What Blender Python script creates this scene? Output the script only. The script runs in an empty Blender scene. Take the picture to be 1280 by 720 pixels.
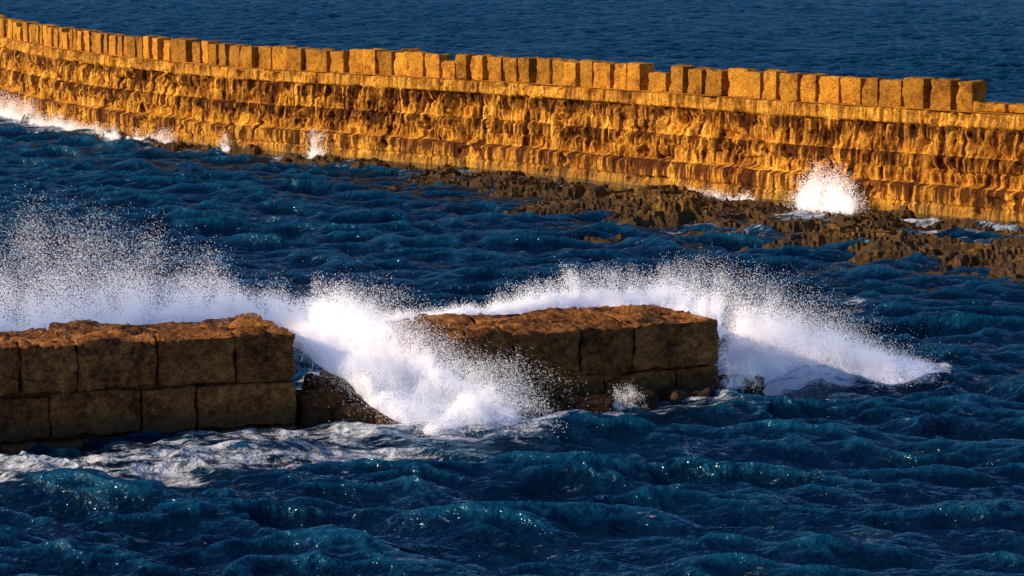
import bpy, math, random
import numpy as np
from math import radians, sin, cos, pi
from mathutils import Vector
rng=np.random.default_rng(7); random.seed(7)
scene=bpy.context.scene

# ------------------------------------------------------------------ helpers
def _hash(ix,iy,iz,seed):
    h=(ix.astype(np.int64)*374761393+iy.astype(np.int64)*668265263+iz.astype(np.int64)*2147483647+seed*974634777)&0xFFFFFFFF
    h=((h^(h>>13))*1274126177)&0xFFFFFFFF
    h=((h^(h>>16))*2246822519)&0xFFFFFFFF
    h=h^(h>>15)
    return (h&0xFFFF)/32767.5-1.0
def vnoise(x,y,z,seed=0):
    x=np.asarray(x,float);y=np.asarray(y,float)+x*0;z=np.asarray(z,float)+x*0
    ix=np.floor(x);iy=np.floor(y);iz=np.floor(z)
    fx=x-ix;fy=y-iy;fz=z-iz
    fx=fx*fx*(3-2*fx);fy=fy*fy*(3-2*fy);fz=fz*fz*(3-2*fz)
    r=0
    for dx in (0,1):
        wx=fx if dx else 1-fx
        for dy in (0,1):
            wy=fy if dy else 1-fy
            for dz in (0,1):
                wz=fz if dz else 1-fz
                r=r+_hash(ix+dx,iy+dy,iz+dz,seed)*wx*wy*wz
    return r
def fbm(x,y,z,o=4,seed=0):
    r=0;a=1;t=0
    for i in range(o):
        r=r+a*vnoise(x*2**i+i*17.3,y*2**i+i*5.1,z*2**i+i*9.7,seed+i);t+=a;a*=.5
    return r/t*1.5
def sstep(a,b,x):
    t=np.clip((x-a)/(b-a),0,1);return t*t*(3-2*t)

def mesh_np(name,V,F,mat=None,smooth=True,parent=None,uv=None,tone=None):
    V=np.asarray(V,np.float32);F=np.asarray(F,np.int32)
    me=bpy.data.meshes.new(name)
    m,k=F.shape
    me.vertices.add(len(V));me.vertices.foreach_set('co',V.ravel())
    me.loops.add(m*k);me.loops.foreach_set('vertex_index',F.ravel())
    me.polygons.add(m);me.polygons.foreach_set('loop_start',np.arange(0,m*k,k,dtype=np.int32))
    try: me.polygons.foreach_set('loop_total',np.full(m,k,np.int32))
    except Exception: pass
    me.polygons.foreach_set('use_smooth',np.full(m,smooth))
    if uv is not None:
        l=me.uv_layers.new(name='UVMap')
        l.data.foreach_set('uv',np.asarray(uv,np.float32)[F.ravel()].ravel())
    me.update(calc_edges=True)
    if tone is not None:
        at=me.attributes.new('tone','FLOAT','POINT');at.data.foreach_set('value',np.asarray(tone,np.float32))
    ob=bpy.data.objects.new(name,me);scene.collection.objects.link(ob)
    if mat: me.materials.append(mat)
    if parent: ob.parent=parent
    return ob
def grid_faces(nr,nc,flip=False):
    i=np.arange(nr-1)[:,None]*nc+np.arange(nc-1)[None,:]
    i=i.ravel()
    F=np.stack([i,i+1,i+nc+1,i+nc],1)
    return F[:,::-1] if flip else F
def empty(name):
    e=bpy.data.objects.new(name,None);scene.collection.objects.link(e);return e

def new_mat(name):
    m=bpy.data.materials.new(name);m.use_nodes=True
    nt=m.node_tree;nt.nodes.clear()
    out=nt.nodes.new('ShaderNodeOutputMaterial')
    return m,nt,out
def N(nt,t,**k):
    n=nt.nodes.new(t)
    for a,b in k.items(): setattr(n,a,b)
    return n
def ramp(nt,fac,stops,interp='LINEAR'):
    r=nt.nodes.new('ShaderNodeValToRGB');r.color_ramp.interpolation=interp
    els=r.color_ramp.elements
    while len(els)<len(stops): els.new(.5)
    for e,(p,c) in zip(els,stops):
        e.position=p;e.color=(*c,1) if len(c)==3 else c
    nt.links.new(fac,r.inputs[0]);return r
def noise(nt,vec,scale,detail=4,rough=.6):
    n=nt.nodes.new('ShaderNodeTexNoise');n.inputs['Scale'].default_value=scale
    n.inputs['Detail'].default_value=detail;n.inputs['Roughness'].default_value=rough
    nt.links.new(vec,n.inputs['Vector']);return n
def mapping(nt,vec,sc):
    m=nt.nodes.new('ShaderNodeMapping');m.inputs['Scale'].default_value=sc
    nt.links.new(vec,m.inputs['Vector']);return m.outputs[0]
def mix(nt,f,a,b,mode='MIX'):
    m=nt.nodes.new('ShaderNodeMix');m.data_type='RGBA';m.blend_type=mode
    for sock,val in ((m.inputs[0],f),(m.inputs[6],a),(m.inputs[7],b)):
        if hasattr(val,'is_output'): nt.links.new(val,sock)
        elif isinstance(val,(int,float)): sock.default_value=val
        else: sock.default_value=(*val,1)
    return m.outputs[2]
def math_n(nt,op,a,b=0.,clamp=False):
    m=nt.nodes.new('ShaderNodeMath');m.operation=op;m.use_clamp=clamp
    for s,v in ((m.inputs[0],a),(m.inputs[1],b)):
        if hasattr(v,'is_output'): nt.links.new(v,s)
        else: s.default_value=v
    return m.outputs[0]

# ------------------------------------------------------------------ materials
def stone_mat(name,light,mid,dark,scale=1.,wet_z=.8,streak=False,bumpd=.06,wetcol=(.10,.085,.03)):
    m,nt,out=new_mat(name)
    geo=N(nt,'ShaderNodeNewGeometry');pos=geo.outputs['Position']
    n1=noise(nt,pos,.9*scale,4,.65)
    n2=noise(nt,pos,5.*scale,4,.7)
    n3=noise(nt,mapping(nt,pos,(1,1,3.)),11.*scale,3,.7)
    f=math_n(nt,'ADD',math_n(nt,'MULTIPLY',n1.outputs[0],.5),math_n(nt,'MULTIPLY',n2.outputs[0],.5))
    c=ramp(nt,f,[(.38,dark),(.48,mid),(.60,light)]).outputs[0]
    sp=ramp(nt,n3.outputs[0],[(.38,(.22,.17,.13)),(.52,(1,1,1))]).outputs[0]
    c=mix(nt,.8,c,sp,'MULTIPLY')
    if streak:
        uv=N(nt,'ShaderNodeUVMap').outputs[0]
        s1=noise(nt,mapping(nt,uv,(3.6,.42,1)),1.,4,.72)
        s0=noise(nt,mapping(nt,uv,(.8,.5,1)),1.,3,.6)
        s2=noise(nt,mapping(nt,uv,(.3,.45,1)),1.,2,.5)
        # salt and rain runs: ragged vertical drips; ledge shadow painted in, darkening each tier's top
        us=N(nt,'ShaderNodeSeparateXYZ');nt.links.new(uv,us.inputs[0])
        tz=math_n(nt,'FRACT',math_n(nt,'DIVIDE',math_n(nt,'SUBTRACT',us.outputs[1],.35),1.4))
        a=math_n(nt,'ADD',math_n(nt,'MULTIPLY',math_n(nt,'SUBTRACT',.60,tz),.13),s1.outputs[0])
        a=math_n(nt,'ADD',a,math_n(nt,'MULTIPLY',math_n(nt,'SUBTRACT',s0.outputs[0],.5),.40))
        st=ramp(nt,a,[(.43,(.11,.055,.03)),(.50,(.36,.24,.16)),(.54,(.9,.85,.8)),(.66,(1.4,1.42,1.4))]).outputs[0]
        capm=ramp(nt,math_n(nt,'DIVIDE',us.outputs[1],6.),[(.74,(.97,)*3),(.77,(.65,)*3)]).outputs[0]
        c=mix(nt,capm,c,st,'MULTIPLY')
        c=mix(nt,.65,c,ramp(nt,s2.outputs[0],[(.35,(.45,.30,.18)),(.6,(1.1,1.1,1.05))]).outputs[0],'MULTIPLY')
    tn=N(nt,'ShaderNodeAttribute',attribute_name='tone').outputs['Fac']
    tv=math_n(nt,'ADD',1.,tn)
    cc=N(nt,'ShaderNodeCombineXYZ')
    for i in range(3): nt.links.new(tv,cc.inputs[i])
    c=mix(nt,1.,c,cc.outputs[0],'MULTIPLY')
    sep=N(nt,'ShaderNodeSeparateXYZ');nt.links.new(pos,sep.inputs[0])
    zz=math_n(nt,'ADD',sep.outputs[2],math_n(nt,'MULTIPLY',n1.outputs[0],-1.1))
    w=ramp(nt,math_n(nt,'ADD',math_n(nt,'DIVIDE',zz,max(wet_z,.01)*2),.5,True),[(.3,(1,1,1)),(.75,(0,0,0))]).outputs[0]
    c=mix(nt,w,c,mix(nt,.7,c,wetcol,'MIX'))
    b=N(nt,'ShaderNodeBsdfPrincipled')
    nt.links.new(c,b.inputs['Base Color'])
    nt.links.new(ramp(nt,w,[(0,(.9,)*3),(1,(.45,)*3)]).outputs[0],b.inputs['Roughness'])
    b.inputs['Specular IOR Level'].default_value=.25
    hgt=math_n(nt,'ADD',n2.outputs[0],math_n(nt,'MULTIPLY',n3.outputs[0],.5))
    bp=N(nt,'ShaderNodeBump');bp.inputs['Strength'].default_value=.9;bp.inputs['Distance'].default_value=bumpd
    nt.links.new(hgt,bp.inputs['Height']);nt.links.new(bp.outputs[0],b.inputs['Normal'])
    nt.links.new(b.outputs[0],out.inputs[0]);return m
M_near=stone_mat('breakwater_stone',(.58,.25,.07),(.28,.105,.034),(.06,.023,.010),1.,.5,bumpd=.09,wetcol=(.04,.024,.012))
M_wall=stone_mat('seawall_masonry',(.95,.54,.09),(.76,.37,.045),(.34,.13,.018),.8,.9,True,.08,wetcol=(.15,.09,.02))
M_par=stone_mat('parapet_stone',(.78,.37,.042),(.62,.27,.026),(.28,.10,.015),.6,.01,bumpd=.06)
M_reef=stone_mat('reef_rock',(.50,.26,.05),(.17,.085,.025),(.03,.016,.009),.9,.12,bumpd=.2,wetcol=(.045,.028,.012))

def water_mat():
    m,nt,out=new_mat('sea_water')
    geo=N(nt,'ShaderNodeNewGeometry');pos=geo.outputs['Position']
    at=N(nt,'ShaderNodeAttribute',attribute_name='foam').outputs['Fac']
    cr=N(nt,'ShaderNodeAttribute',attribute_name='crest').outputs['Fac']
    big=noise(nt,mapping(nt,pos,(1,.4,1)),.05,2,.6)
    deep=ramp(nt,big.outputs[0],[(.35,(.0005,.007,.030)),(.65,(.0007,.014,.046))]).outputs[0]
    col=mix(nt,cr,deep,(.003,.060,.150))
    n1=noise(nt,mapping(nt,pos,(1,1.5,1)),2.8,3,.66)
    n2=noise(nt,mapping(nt,pos,(1,1.3,1)),.7,3,.6)
    h=math_n(nt,'ADD',math_n(nt,'MULTIPLY',n1.outputs[0],.38),math_n(nt,'MULTIPLY',n2.outputs[0],.7))
    bp=N(nt,'ShaderNodeBump');bp.inputs['Strength'].default_value=1.;bp.inputs['Distance'].default_value=.5
    nt.links.new(h,bp.inputs['Height'])
    d0=N(nt,'ShaderNodeBsdfDiffuse');nt.links.new(col,d0.inputs[0]);nt.links.new(bp.outputs[0],d0.inputs['Normal'])
    gl=N(nt,'ShaderNodeBsdfGlossy');gl.inputs['Color'].default_value=(.44,.76,1,1);gl.inputs['Roughness'].default_value=.08
    nt.links.new(bp.outputs[0],gl.inputs['Normal'])
    fr=N(nt,'ShaderNodeFresnel');fr.inputs['IOR'].default_value=1.37;nt.links.new(bp.outputs[0],fr.inputs['Normal'])
    ff_=math_n(nt,'MINIMUM',fr.outputs[0],.65)
    b=N(nt,'ShaderNodeMixShader');nt.links.new(ff_,b.inputs[0]);nt.links.new(d0.outputs[0],b.inputs[1]);nt.links.new(gl.outputs[0],b.inputs[2])
    f1=noise(nt,mapping(nt,pos,(.42,1.4,1)),1.9,6,.78)
    ff=math_n(nt,'ADD',at,math_n(nt,'MULTIPLY',math_n(nt,'SUBTRACT',f1.outputs[0],.5),3.0))
    fm=ramp(nt,ff,[(.42,(0,0,0)),(.88,(.9,.9,.9))]).outputs[0]
    d=N(nt,'ShaderNodeBsdfDiffuse');d.inputs[0].default_value=(.68,.76,.97,1)
    nt.links.new(bp.outputs[0],d.inputs['Normal'])
    mx=N(nt,'ShaderNodeMixShader');nt.links.new(fm,mx.inputs[0]);nt.links.new(b.outputs[0],mx.inputs[1]);nt.links.new(d.outputs[0],mx.inputs[2])
    nt.links.new(mx.outputs[0],out.inputs[0]);return m
M_sea=water_mat()
def spray_mat():
    m,nt,out=new_mat('white_spray')
    d=N(nt,'ShaderNodeBsdfDiffuse');d.inputs[0].default_value=(.70,.71,.74,1)
    t=N(nt,'ShaderNodeBsdfTranslucent');t.inputs[0].default_value=(.53,.53,.55,1)
    mx=N(nt,'ShaderNodeAddShader')
    nt.links.new(d.outputs[0],mx.inputs[0]);nt.links.new(t.outputs[0],mx.inputs[1])
    nt.links.new(mx.outputs[0],out.inputs[0]);return m
M_spray=spray_mat()

# ------------------------------------------------------------------ block builder
def block_geo(c,ux,uy,dims,res,r,amp,seed,freq=1.3,topamp=0.):
    Vs=[];Fs=[];off=0
    half=np.array(dims)/2
    for ax in range(3):
        a,b=[(1,2),(2,0),(0,1)][ax]
        na=max(3,int(dims[a]/res)+1);nb=max(3,int(dims[b]/res)+1)
        A,B=np.meshgrid(np.linspace(-1,1,na),np.linspace(-1,1,nb),indexing='ij')
        for sg in (-1,1):
            P=np.zeros((na*nb,3));P[:,ax]=sg*half[ax];P[:,a]=A.ravel()*half[a];P[:,b]=B.ravel()*half[b]
            Vs.append(P);F=grid_faces(na,nb,flip=(sg==1))+off
            Fs.append(F);off+=na*nb
    P=np.concatenate(Vs);F=np.concatenate(Fs)
    rr=min(r,*(half*.8))
    inner=np.clip(P,-(half-rr),half-rr)
    d=P-inner;n=d/np.maximum(np.linalg.norm(d,axis=1,keepdims=True),1e-6)
    Q=inner+n*rr
    W=np.empty_like(Q);Nn=np.empty_like(n)
    for X,Y in ((Q,W),(n,Nn)):
        Y[:,0]=X[:,0]*ux[0]+X[:,1]*uy[0];Y[:,1]=X[:,0]*ux[1]+X[:,1]*uy[1];Y[:,2]=X[:,2]
    W+=np.array(c)
    x,y,z=W.T
    f=fbm(x*freq,y*freq,z*freq*1.4,4,seed)
    g=np.abs(fbm(x*freq*2.3,y*freq*2.3,z*freq*3.,3,seed+40))
    W=W+Nn*(amp*(f-.9*g+.15))[:,None]
    if topamp:
        t=np.clip(Nn[:,2],0,1)
        hh=fbm(x*.8,y*2.2,0*z,5,90)
        W[:,2]+=t*topamp*(np.floor(hh*6)/6*1.1+hh*.2-.25)
    return W,F
def join_geo(lst,tones=None):
    V=[];F=[];T=[];o=0
    for i,(v,f) in enumerate(lst):
        V.append(v);F.append(f+o);o+=len(v)
        T.append(np.full(len(v),tones[i] if tones else random.uniform(-.30,.10)))
    return np.concatenate(V),np.concatenate(F),np.concatenate(T)

# ------------------------------------------------------------------ near breakwater (two stretches with a breach)
def breakwater(name,p0,p1,ztop,width,courses,seed,widths):
    par=empty(name)
    p0=np.array(p0);p1=np.array(p1);L=np.linalg.norm(p1-p0);ux=(p1-p0)/L;uy=np.array([-ux[1],ux[0]])
    zt=ztop
    for ci,(h,step) in enumerate(courses):
        s=0 if ci%2==0 else -.9
        g=[];i=0
        while s<L-.3:
            w=widths[(i+ci*3)%len(widths)]*random.uniform(.93,1.07)
            if L-(s+w)<.8: w=L-s
            rows=2 if ci==0 else 1
            for rw in range(rows):
                dep=width/rows+ (0 if ci==0 else .6)
                yc=-step+random.uniform(-.05,.05)+dep*(rw+.5)
                c2=p0+ux*(s+w/2)+uy*yc
                dz=random.uniform(-.03,.03)
                g.append(block_geo((c2[0],c2[1],zt-h/2+dz),ux,uy,(w-.03,dep-.01,h-.03),.065,.07,.075,seed+i*7+ci*31+rw,freq=1.7,topamp=.20 if ci==0 else .03))
            s+=w;i+=1
        V,F,T=join_geo(g)
        mesh_np('course_%d'%(ci+1),V,F,M_near,parent=par,tone=T)
        zt-=h
    c2=p0+ux*(L/2)+uy*(width/2)
    V,F=block_geo((c2[0],c2[1],(ztop-.3-1)/2),ux,uy,(L-.5,width-.6,ztop-.3+1),.5,.1,.02,3)
    mesh_np('hearting',V,F,M_near,parent=par)
    return par
BA0,BA1=(-21.5,75.05),(-6.1,81.1)
BB0,BB1=(-3.0,82.55),(6.25,86.75)
breakwater('stone_breakwater',BA0,BA1,2.72,3.7,[(1.4,0),(1.25,.06),(1.2,.25)],11,[2.4,2.2,1.9,2.5,1.5])
breakwater('stone_breakwater',BB0,BB1,2.32,4.3,[(1.45,0),(1.25,.1),(1.2,.3)],57,[1.9,1.6,2.3,1.7,2.1])
g=[];tn=[]
for (x,y,z,a,b,c_) in [(-5.5,81.5,.30,1.3,1.3,1.3),(-4.5,81.6,.05,1.2,1.2,.9),(-3.3,81.6,.05,1.5,1.2,.8),(-2.2,81.9,-.05,1.2,1.,.6),(-1.0,82.5,.1,1.3,1.2,.6),(-5.0,83.2,.4,1.8,1.6,1.4),
    (.6,82.9,.1,1.5,1.2,.6),(2.2,83.9,.1,1.5,1,.6),(7.0,87.5,.1,1.0,1.1,.7),(5.2,85.6,.1,1.3,.9,.6),(3.7,84.6,.1,1.,.8,.6)]:
    an=random.uniform(.1,.6)
    g.append(block_geo((x,y,z),(cos(an),sin(an)),(-sin(an),cos(an)),(a,b,c_),.07,.14,.16,random.randint(0,999)));tn.append(random.uniform(-.8,-.65))
V,F,T=join_geo(g,tn);mesh_np('fallen_boulders',V,F,M_near,tone=T)

# ------------------------------------------------------------------ far seawall
ctl=np.array([(-58,285),(-51,262),(-45.5,243),(-39.6,224.6),(-32.9,208),(-26.5,196),(-17.2,182.5),(-9.1,174.3),(0,165),(7.8,154.8),(15.9,144.6),(22.9,136.9),(29,130.5),(40,119.5),(60,100)],float)
seg=np.linalg.norm(np.diff(ctl,axis=0),axis=1);S=np.r_[0,np.cumsum(seg)]
SL=S[-1]
sf=np.arange(0,SL,.1)
cx=np.interp(sf,S,ctl[:,0]);cy=np.interp(sf,S,ctl[:,1])
k=np.hanning(121);k/=k.sum()
cx=np.convolve(np.pad(cx,60,mode='reflect',reflect_type='odd'),k,'valid');cy=np.convolve(np.pad(cy,60,mode='reflect',reflect_type='odd'),k,'valid')
tx=np.gradient(cx);ty=np.gradient(cy);l=np.hypot(tx,ty);tx/=l;ty/=l
nx,ny=ty,-tx
flip=nx.mean()>0
if flip: nx,ny=-nx,-ny
def wallpt(s): return np.interp(s,sf,cx),np.interp(s,sf,cy)
def walln(s): return np.interp(s,sf,nx),np.interp(s,sf,ny)
ztop_off=lambda s: np.interp(s,[0,S[3],S[5],S[6],SL],[.45,.35,.1,0,0])
ds=.065;zs=np.arange(-1.0,5.301,.06)
ss=np.arange(30,SL-22,ds)
SS,ZZ=np.meshgrid(ss,zs,indexing='ij')
def face_disp(s,z):
    wob=.16*fbm(s*.5,z*0,0,4,5)
    mid=(z<4.55)&(z>1.75)
    out=np.where(z>4.55,.14,0.)+.16*sstep(3.22,3.08,z+wob)+.5*sstep(1.84,1.68,z+wob)
    out+= (5.3-z)*.05
    # courses: cap, upright weather-worn stones in the middle tiers, big plinth blocks
    zj=z+np.where(mid,.12*fbm(s*1.3,0*s,2,3,61),0)
    hc=np.where(mid,.70,np.where(z>4.55,.75,.9))
    z0=np.where(z>4.55,4.55,np.where(mid,1.75,-.05))
    ci=np.floor((zj-z0)/hc);fz=(zj-z0)/hc-ci
    cid=ci+z0*13
    w=np.where(mid,.36,np.where(z>4.55,1.1,1.55))
    sj=s+np.where(mid,.14*vnoise(s*1.1,z*.8,3,62)+.10*vnoise(s*3.1,z*.5,3,68),0)
    sh=_hash(np.floor(cid*7),cid*0,cid*0,3)*w
    bi=np.floor((sj+sh)/w);fs=(sj+sh)/w-bi
    rnd=_hash(bi,np.floor(cid*7),bi*0,9)
    ejs=np.minimum(fs,1-fs)*w;ejz=np.minimum(fz,1-fz)*hc
    joint=1-sstep(0.,.09,np.minimum(ejs,ejz))
    midj=np.maximum(1-sstep(.02,.11,ejs),.40*(1-sstep(0.,.10,ejz)))*sstep(-.75,.1,fbm(s*.9,z*.9,7,3,63))
    out+=rnd*np.where(mid,.09,.07)-np.where(mid,.24*midj,.15*joint)
    n=fbm(s*1.6,z*.7,0,4,21);out+=np.where(mid,.17,.10)*n
    rid=np.abs(vnoise(s*2.2+.5*vnoise(s,z*2,0,8),z*.35,0,31))
    out-=np.where(mid,.24,.06)*(1-sstep(0.,.35,rid))*sstep(-.7,0,vnoise(s*.6,z*.9,0,55))
    hol=fbm(s*.8,z*1.6,3,4,77);out-=.28*sstep(.25,.7,hol)
    return out
D=face_disp(SS,ZZ)
bx,by=wallpt(SS);wnx,wny=walln(SS)
zo=ztop_off(SS)*np.clip(ZZ/5.3,0,1)
V=np.stack([bx+wnx*D,by+wny*D,ZZ+zo],-1).reshape(-1,3)
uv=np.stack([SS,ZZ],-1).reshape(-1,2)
seawall=empty('seawall')
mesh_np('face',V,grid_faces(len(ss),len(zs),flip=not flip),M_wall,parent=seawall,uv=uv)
pr=[];offs=[(.12,5.3),(.08,5.31),(-1.2,5.32),(-3.5,5.32),(-6.5,5.32),(-7.5,-1.)]
ss2=np.arange(30,SL-22,.4)
for o,z in offs:
    x,y=wallpt(ss2);a,b=walln(ss2);zz=z+ztop_off(ss2)*(z>0)+ (0.03*fbm(ss2,o+0*ss2,0,3,4) if z>5.305 else 0)
    pr.append(np.stack([x+a*o,y+b*o,zz+0*x],-1))
V=np.stack(pr,1).reshape(-1,3)
mesh_np('walkway',V,grid_faces(len(ss2),len(offs)),M_par,parent=seawall)
def s_of_x(xv): return np.interp(xv,cx,sf)
g=[];tn=[];s=32.;send=s_of_x(21.6)
while s<send:
    x0,y0=wallpt(s)
    w=random.choice([.9,1.05,1.2,1.35]) if y0<185 else random.choice([.8,.95,1.1])
    w=min(w,send-s+.2)
    gap=random.choice([.14,.18,.22,.28,.45])
    hh=1.42+random.uniform(-.08,.08)
    if random.random()<.06: hh-=.3
    x,y=wallpt(s+w/2);a,b=walln(s+w/2);t=np.array([-b,a])
    tw=random.uniform(-.10,.10);t=np.array([t[0]*cos(tw)-t[1]*sin(tw),t[0]*sin(tw)+t[1]*cos(tw)])
    o=-.75+random.uniform(-.15,.15)
    zz=5.3+float(ztop_off(s))
    g.append(block_geo((x+a*o,y+b*o,zz+hh/2-.02),t,np.array([-t[1],t[0]]),(w,1.0,hh),.13,.07,.10,random.randint(0,9999),freq=1.2))
    tn.append(random.uniform(-.42,.15))
    s+=w+gap
xb,yb=wallpt(s_of_x(-6.6));g.append(block_geo((xb+.6,yb+.6,6.78),(1,0),(0,1),(1.1,.7,.3),.12,.1,.08,4));tn.append(-.5)
for j in range(10):
    sx=send+.7+j*.95+random.uniform(-.2,.2);x,y=wallpt(sx);a,b=walln(sx);an=random.uniform(-.4,.4)
    t=np.array([-b*cos(an)-a*sin(an),a*cos(an)-b*sin(an)]);h2=random.uniform(.3,.6)
    g.append(block_geo((x-a*.9,y-b*.9,5.3+h2/2),t,np.array([-t[1],t[0]]),(random.uniform(.7,1.2),1.,h2),.14,.12,.12,j+500));tn.append(random.uniform(-.3,.1))
V,F,T=join_geo(g,tn);mesh_np('parapet_blocks',V,F,M_par,parent=seawall,tone=T)

# ------------------------------------------------------------------ rocky reef along the wall
ws=np.arange(32,SL-24,.16);wd=np.arange(-.5,24,.17)
WS,WD=np.meshgrid(ws,wd,indexing='ij')
wx,wy=wallpt(WS);a,b=walln(WS);RX=wx+a*WD;RY=wy+b*WD
sA=s_of_x(-14.);sB=s_of_x(-1.);sC=s_of_x(6.);sD=s_of_x(22.)
wid=np.interp(WS,[0,s_of_x(-38),sA,sB,sC,sD,SL],[1.6,1.8,2.2,4.2,10.,13.5,13.])
wid=wid+3.*fbm(WS*.16,0*WS,1,4,66)
prof=np.interp(WD/np.maximum(wid,1),[-1,0,.3,.75,1.,1.3,3],[.45,.30,.0,.26,.08,-.7,-2.5])
prof=prof+.16*np.clip((WS-sC)/10,0,1)
qx=RX+.8*fbm(RX*.7,RY*.7,0,3,71);qy=RY+.8*fbm(RX*.7,RY*.7,5,3,72)
nz=fbm(qx*.25,qy*.40,0,5,12);nz2=np.abs(fbm(qx*.8,qy*1.4,0,4,13))
RZ=prof+.75*nz-.50*nz2+.08
q=np.floor(RZ*5)/5
RZ=np.where(RZ>0,q*.9+RZ*.1+.05,RZ)+.09*fbm(RX*2.8,RY*2.8,0,4,14)-.22*sstep(.25,.0,np.abs(fbm(qx*.6,qy*.9,0,2,19)))
V=np.stack([RX,RY,RZ],-1).reshape(-1,3)
mesh_np('rocky_reef',V,grid_faces(len(ws),len(wd)),M_reef,smooth=False)

# ------------------------------------------------------------------ sea
def dist_seg(x,y,p,q):
    px,py=p;qx,qy=q;vx,vy=qx-px,qy-py
    t=np.clip(((x-px)*vx+(y-py)*vy)/(vx*vx+vy*vy),0,1)
    return np.hypot(x-px-t*vx,y-py-t*vy)
rows=[-60,-20,0,15,28,38,46,52];y=55.
while y<620: rows.append(y);y*=1.0015
while y<30000: rows.append(y);y*=1.06
rows=np.array(rows)
sd=np.arange(-.215,.2151,.0010)
ex=[];q=.22;st=.004
while q<3.2: ex.append(q);st*=1.28;q+=st
cols=np.r_[-np.array(ex)[::-1],sd,np.array(ex)]
Yg,Cg=np.meshgrid(rows,cols,indexing='ij')
Xg=Cg*(np.maximum(np.abs(Yg),50))
spac=np.maximum(.0012*np.abs(Yg),.065)+np.where(np.abs(Cg)>.216,.03*np.abs(Yg)*np.abs(Cg),0)+np.where(Yg<54,4,0)+np.where(Yg>600,.05*Yg,0)
nw=190
lam=np.exp(rng.uniform(np.log(.32),np.log(7.),nw))
ang=radians(-103)+rng.normal(0,.58,nw)
ph=rng.uniform(0,2*pi,nw)
act=(Yg<700)&(Yg>45)
X=Xg[act];Y=Yg[act];sp=spac[act]
patch=np.clip(.92+.45*fbm(X/12,Y/18,0,3,4),.5,1.2)
lee=np.minimum(dist_seg(X,Y,(-24,74),BA1),dist_seg(X,Y,BB0,BB1))
leef=.45+.55*sstep(1.,6.,lee)         # swell dies against the stone
gx=X+.8*fbm(X/5,Y/5,0,2,91);gy=Y+.8*fbm(X/5+30,Y/5,0,2,92)
dz=np.zeros_like(X);dx=np.zeros_like(X);dy=np.zeros_like(X);jac=np.zeros_like(X)
for L_,an,p in zip(lam,ang,ph):
    kk=2*pi/L_;sl=.043*(1.25 if 1.<L_<4. else (.9 if L_>=4. else 1.0))
    amp=sl/kk
    w=np.clip((L_/sp-2.3)/2,0,1)*patch
    if L_>1.5: w=w*leef
    t=kk*(gx*cos(an)+gy*sin(an))+p
    c=np.cos(t);s_=np.sin(t)
    dz+=w*amp*c;dx-=w*amp*cos(an)*s_*.9;dy-=w*amp*sin(an)*s_*.9
    jac+=w*sl*c
Zg=np.zeros_like(Xg);XX=Xg.copy();YY=Yg.copy();CR=np.zeros_like(Xg)
dz=np.where(dz>.42,.42+.35*np.tanh((dz-.42)/.35)*.6,dz)
Zg[act]=dz;XX[act]+=dx;YY[act]+=dy
CR[act]=np.clip(sstep(-.05,1.0,jac*.9+dz*1.1),0,1)
foam=np.zeros_like(Xg)
x_,y_=Xg[act],Yg[act]
f=np.zeros_like(x_)
def add(d,r0,r1,a):
    global f
    f=np.maximum(f,a*(1-sstep(r0,r1,d)))
add(dist_seg(x_,y_,(-20,72.2),(-9,76.0)),1.0,3.6,.62)
add(dist_seg(x_,y_,(-20,73.4),(-11,76.6)),.2,1.2,.80)
add(dist_seg(x_,y_,(-9,76.4),(-3.2,77.2)),.5,1.8,.60)
add(dist_seg(x_,y_,(-8,79.2),(0,80.4)),.6,2.2,.58)
add(dist_seg(x_,y_,(-3.5,80.8),(1.2,82.0)),.6,1.9,.95)
add(dist_seg(x_,y_,(1.0,82.6),(6.5,85.6)),.2,1.8,.45)
add(dist_seg(x_,y_,(6.8,88.6),(12.4,90.0)),.8,1.9,1.)
add(dist_seg(x_,y_,(-22,80),(-6,85.6)),1.5,4,.8)
add(dist_seg(x_,y_,(-5,88),(6,91.5)),1.2,3,.75)
add(dist_seg(x_,y_,(9,104.6),(13.2,107.6)),.2,1.,.4)
for p,q,r,a in [((-46,243),(-29,199),5.,.70),((-29,199),(-20,184.5),3.8,.58),((-15,178),(-8,171),3,.45),((-4,166),(6,153),3,.4),((9,151),(14,143),4.,.75),((13.5,143),(22,133.5),4,.65),((9,136),(20,126),4,.35)]:
    add(dist_seg(x_,y_,p,q),.5,r*1.3,a)
f=np.maximum(f,.32*sstep(.9,1.2,jac)*sstep(.1,.6,fbm(x_/9,y_/9,0,2,7)))
foam[act]=f
V=np.stack([XX,YY,Zg],-1).reshape(-1,3)
sea=mesh_np('sea',V,grid_faces(len(rows),len(cols)),M_sea)
for nm,arr in (('foam',foam),('crest',CR)):
    at=sea.data.attributes.new(nm,'FLOAT','POINT');at.data.foreach_set('value',arr.astype(np.float32).ravel())

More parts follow.
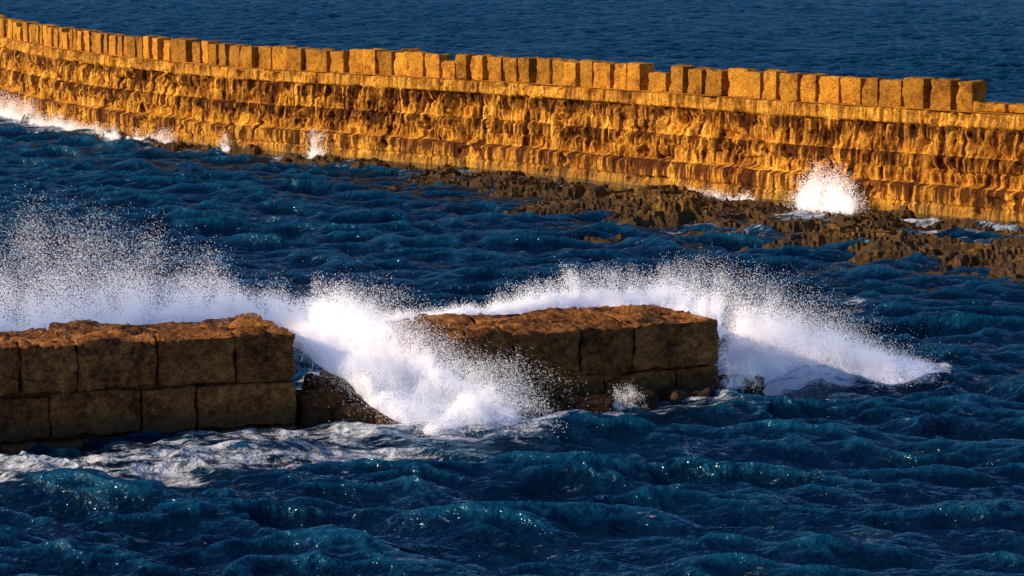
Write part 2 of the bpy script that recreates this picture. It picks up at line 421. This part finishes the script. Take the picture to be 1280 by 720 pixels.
# ------------------------------------------------------------------ spray
TET=np.array([(1,1,1),(1,-1,-1),(-1,1,-1),(-1,-1,1)],float)/math.sqrt(3)
TF=np.array([(0,1,2),(0,3,1),(0,2,3),(1,3,2)])
def droplets(name,P,R):
    n=len(P)
    q=rng.normal(size=(n,4));q/=np.linalg.norm(q,axis=1,keepdims=True)
    w,x,y,z=q.T
    M=np.stack([1-2*(y*y+z*z),2*(x*y-z*w),2*(x*z+y*w),2*(x*y+z*w),1-2*(x*x+z*z),2*(y*z-x*w),2*(x*z-y*w),2*(y*z+x*w),1-2*(x*x+y*y)],-1).reshape(n,3,3)
    V=np.einsum('nij,kj->nki',M,TET)*R[:,None,None]+P[:,None,:]
    F=(np.arange(n)[:,None,None]*4+TF[None]).reshape(-1,3)
    return mesh_np(name,V.reshape(-1,3),F,M_spray,smooth=False)
def jets(line,hfun,njet,nper,vel=(0,0),vsp=.8,spread=.25,tpow=1.,hp=1.6,rs=(.008,.022)):
    line=np.array(line,float);L=np.r_[0,np.cumsum(np.linalg.norm(np.diff(line,axis=0),axis=1))]
    P=[];R=[]
    for j in range(njet):
        u=rng.uniform(0,L[-1]);o=np.array([np.interp(u,L,line[:,k]) for k in range(3)])
        H=hfun(o[0])*rng.uniform(0,1)**hp*1.15+.08
        v0=math.sqrt(2*9.8*H);T=2*v0/9.8
        hv=np.array(vel)+rng.normal(0,vsp,2)
        n=int(nper*rng.uniform(.4,1.6))
        t=T*rng.uniform(0,1,n)**tpow
        sp=spread*(.12+t[:,None]*1.1)
        hs=rng.uniform(.75,1.03,n)
        p=np.stack([o[0]+hv[0]*t,o[1]+hv[1]*t,o[2]+(v0*t-4.9*t*t)*hs],-1)+rng.normal(0,1,(n,3))*sp
        P.append(p);R.append(np.exp(rng.uniform(np.log(rs[0]),np.log(rs[1]),n)))
    P=np.concatenate(P);R=np.concatenate(R);k=P[:,2]>-.05
    return P[k],R[k]
def cat(l): return np.concatenate([a for a,_ in l]),np.concatenate([b for _,b in l])
def ridge(line,hfun,wid,name,seed,n=260,m=44):
    """solid heart of a breaking wave: lumpy ridge along a polyline"""
    line=np.array(line,float);L=np.r_[0,np.cumsum(np.linalg.norm(np.diff(line,axis=0),axis=1))]
    u=np.linspace(0,L[-1],n);c=np.stack([np.interp(u,L,line[:,k]) for k in range(3)],-1)
    t=np.gradient(c[:,:2],axis=0);t/=np.linalg.norm(t,axis=1,keepdims=True);nn=np.stack([-t[:,1],t[:,0]],-1)
    v=np.linspace(-1,1,m);U,Vv=np.meshgrid(u,v,indexing='ij')
    H=hfun(c[:,0])[:,None]*np.clip(1-Vv**2,0,1)**.6*sstep(0,.6,U)*sstep(0,.6,L[-1]-U)
    X=c[:,0:1]+nn[:,0:1]*Vv*wid;Y=c[:,1:2]+nn[:,1:2]*Vv*wid
    nz=fbm(X*1.2,Y*1.2,H,4,seed)
    Z=c[:,2:3]-.3+H*(1+.7*nz)+.14*fbm(X*4,Y*4,H*4,4,seed+3)*np.clip(1-Vv**2,0,1)
    X=X+.3*fbm(X*1.5+9,Y*1.5,Z*2,4,seed+5);Y=Y+.3*fbm(X*1.5,Y*1.5+9,Z*2,4,seed+6)
    mesh_np(name,np.stack([X,Y,Z],-1).reshape(-1,3),grid_faces(n,m),M_spray)
    return (X,Y,Z)
def fuzz(surf,n,sig,rs=(.007,.018),up=0.):
    X,Y,Z=[a.ravel() for a in surf];i=rng.integers(0,len(X),n)
    P=np.stack([X[i],Y[i],Z[i]],-1)+rng.normal(0,1,(n,3))*sig*rng.exponential(1,(n,1))
    cl=fbm(P[:,0]*1.6,P[:,1]*1.6,P[:,2]*2.2,3,33)   # ropes of thicker and thinner water
    P[:,2]+=up*np.clip(cl+.6,0,2)*rng.uniform(0,1,n)
    return P,np.exp(rng.uniform(np.log(rs[0]),np.log(rs[1]),n))
h1=lambda x: np.interp(x,[-22,-15.5,-12,-10,-8.2,-6.6,-5],[3.8,4.0,3.5,2.7,1.5,.9,.9])
l1=[(-21.5,79.9,1.9),(-8,85.2,2.1),(-5.6,85.4,2.1)]
s1=ridge(l1,lambda x:.32+.11*h1(x),.8,'breaking_wave',3)
A=jets(l1,h1,820,320,vel=(-.3,.3),vsp=.9,spread=.20,hp=1.3,rs=(.006,.016))
B=jets(l1,lambda x:.95*h1(x)**.55,1000,170,vel=(0,0),vsp=.5,spread=.18,hp=1.2,rs=(.007,.019))
P,R=cat([A,B,fuzz(s1,70000,.10,up=.25)]);droplets('sea_spray',P,R)
def casc(n,m):
    u,v=np.meshgrid(np.linspace(0,1,n),np.linspace(-1,1,m),indexing='ij')
    cxp=np.interp(u,[0,.3,.6,1],[-5.5,-4.6,-2.8,-.4]);cyp=np.interp(u,[0,.3,.6,1],[85.2,83.4,81.7,80.9])
    czp=np.interp(u,[0,.2,.4,.65,.85,1],[2.3,2.25,1.75,.85,.4,-.15]);w=np.interp(u,[0,.4,.8,1],[1.5,1.45,1.3,1.1])
    x=cxp+v*w*.8;y=cyp+v*w*.95
    lump=fbm(x*1.0,y*1.0,u*2,2,5)
    z=czp+.22*lump-.9*np.abs(v)**3*(.2+u*.4)+.12*fbm(v*6+.6*fbm(u*3,v*2,0,2,3),u*4,0*u,4,8)
    x=x+.12*fbm(x*2,y*2,z*2,3,15);y=y+.12*fbm(x*2+7,y*2,z*2,3,16)
    return x,y,z
c0=casc(170,90);mesh_np('breaking_wave',np.stack(c0,-1).reshape(-1,3),grid_faces(170,90),M_spray)
B=jets([(-6.0,85,2.4),(-4.4,83.3,2.1),(-2.4,81.9,1.),(0,81.2,.1)],lambda x:1.3,640,170,vel=(.9,-.5),vsp=.7,spread=.18,rs=(.006,.017))
P,R=cat([fuzz(c0,260000,.12,(.006,.016),up=.55),B]);k=P[:,2]>-.05;droplets('sea_spray',P[k],R[k])
h3=lambda x: np.interp(x,[-5,-1,0,2,4.2,5.5,6.5],[.3,.4,.8,1.4,1.2,1.7,1.9])
l3=[(-4,87.6,1.9),(2.0,91.0,1.9),(5.0,91.6,1.9),(6.6,90.9,1.5)]
s3=ridge(l3,lambda x:.25+.15*h3(x),.7,'breaking_wave',23)
A=jets(l3,h3,760,180,vel=(.2,.2),vsp=.6,spread=.18,rs=(.006,.016))
B=jets(l3,lambda x:.5*h3(x),600,150,vel=(0,0),vsp=.3,spread=.15,hp=1.,rs=(.007,.018))
h4=lambda x: np.interp(x,[5.5,6.5,8,9.5,11,12.5],[2.9,3.2,2.4,1.7,.9,.3])
l4=[(6.8,90.2,.3),(8,90.0,.1),(10.5,90.1,0),(12.8,90.2,0)]
s4=ridge(l4,lambda x:.33*h4(x),.9,'breaking_wave',43)
C=jets(l4,h4,950,250,vel=(.7,-.1),vsp=.8,spread=.19,hp=1.3,rs=(.006,.016))
D_=jets(l4,lambda x:.7*h4(x),650,220,vel=(.5,-.2),vsp=.5,spread=.18,hp=1.1,rs=(.007,.018))
E=jets([(2.9,83.9,0),(3.8,84.4,0)],lambda x:.7,30,120,vel=(.3,-.2),vsp=.4,spread=.12,rs=(.006,.015))
E2=jets([(6.5,86.6,0.2),(7.4,87.2,0.2)],lambda x:.8,60,140,vel=(.3,-.2),vsp=.4,spread=.12,rs=(.006,.015))
P,R=cat([A,B,C,D_,E,E2,fuzz(s3,60000,.10,up=.2),fuzz(s4,130000,.15,up=.5)]);k=P[:,2]>-.05;droplets('sea_spray',P[k],R[k])
A=jets([(14.2,143.2,.2),(16.6,141.0,.2)],lambda x:np.interp(x,[14.2,15.2,16.6],[1.2,2.3,1.0]),210,110,vel=(.3,0),vsp=.5,spread=.22,hp=1.2,rs=(.013,.032))
B=jets([(-12.2,174.9,.1),(-11.4,174.2,.1)],lambda x:1.6,30,110,vel=(0,0),vsp=.35,spread=.18,rs=(.015,.036))
C=jets([(-43,228,.1),(-34.2,207.5,.1),(-27.5,195,.1),(-22,186.5,.1)],lambda x:np.interp(x,[-42,-36,-30,-22],[1.9,1.6,.5,.9]),240,140,vel=(0,0),vsp=.6,spread=.32,hp=1.9,rs=(.015,.04))
E=jets([(-18.2,182,.1),(-17.6,181.4,.1)],lambda x:1.1,14,80,vsp=.4,spread=.2,rs=(.015,.035))
G=jets([(9,150,.1),(12.5,146.2,.2)],lambda x:.4,36,90,vsp=.5,spread=.25,rs=(.015,.035))
P,R=cat([A,B,C,E,G]);droplets('sea_spray',P,R)

# ------------------------------------------------------------------ light, sky, camera
el=radians(22);sx,sy=-1,-.26;l=math.hypot(sx,sy);sx/=l;sy/=l
sun=bpy.data.lights.new('sun','SUN');sun.energy=5;sun.angle=radians(.5);sun.color=(1,.74,.42)
so=bpy.data.objects.new('sun',sun);scene.collection.objects.link(so)
so.rotation_euler=Vector((sx*cos(el),sy*cos(el),sin(el))).to_track_quat('Z','Y').to_euler()
w=bpy.data.worlds.new('World');scene.world=w;w.use_nodes=True
nt=w.node_tree;bg=nt.nodes['Background']
sk=nt.nodes.new('ShaderNodeTexSky');sk.sky_type='NISHITA';sk.sun_disc=False
sk.sun_elevation=el;sk.sun_rotation=math.atan2(sx,sy)%(2*pi)
sk.ozone_density=4.5;sk.dust_density=.2
nt.links.new(sk.outputs[0],bg.inputs[0]);bg.inputs[1].default_value=.10
cam=bpy.data.cameras.new('camera');co=bpy.data.objects.new('camera',cam);scene.collection.objects.link(co)
co.location=(0,0,14);co.rotation_euler=(radians(90-7.07),0,0)
cam.sensor_width=36;cam.lens=102.1;cam.clip_end=60000;cam.clip_start=.5
scene.camera=co
scene.view_settings.view_transform='Standard';scene.view_settings.look='None';scene.view_settings.exposure=0
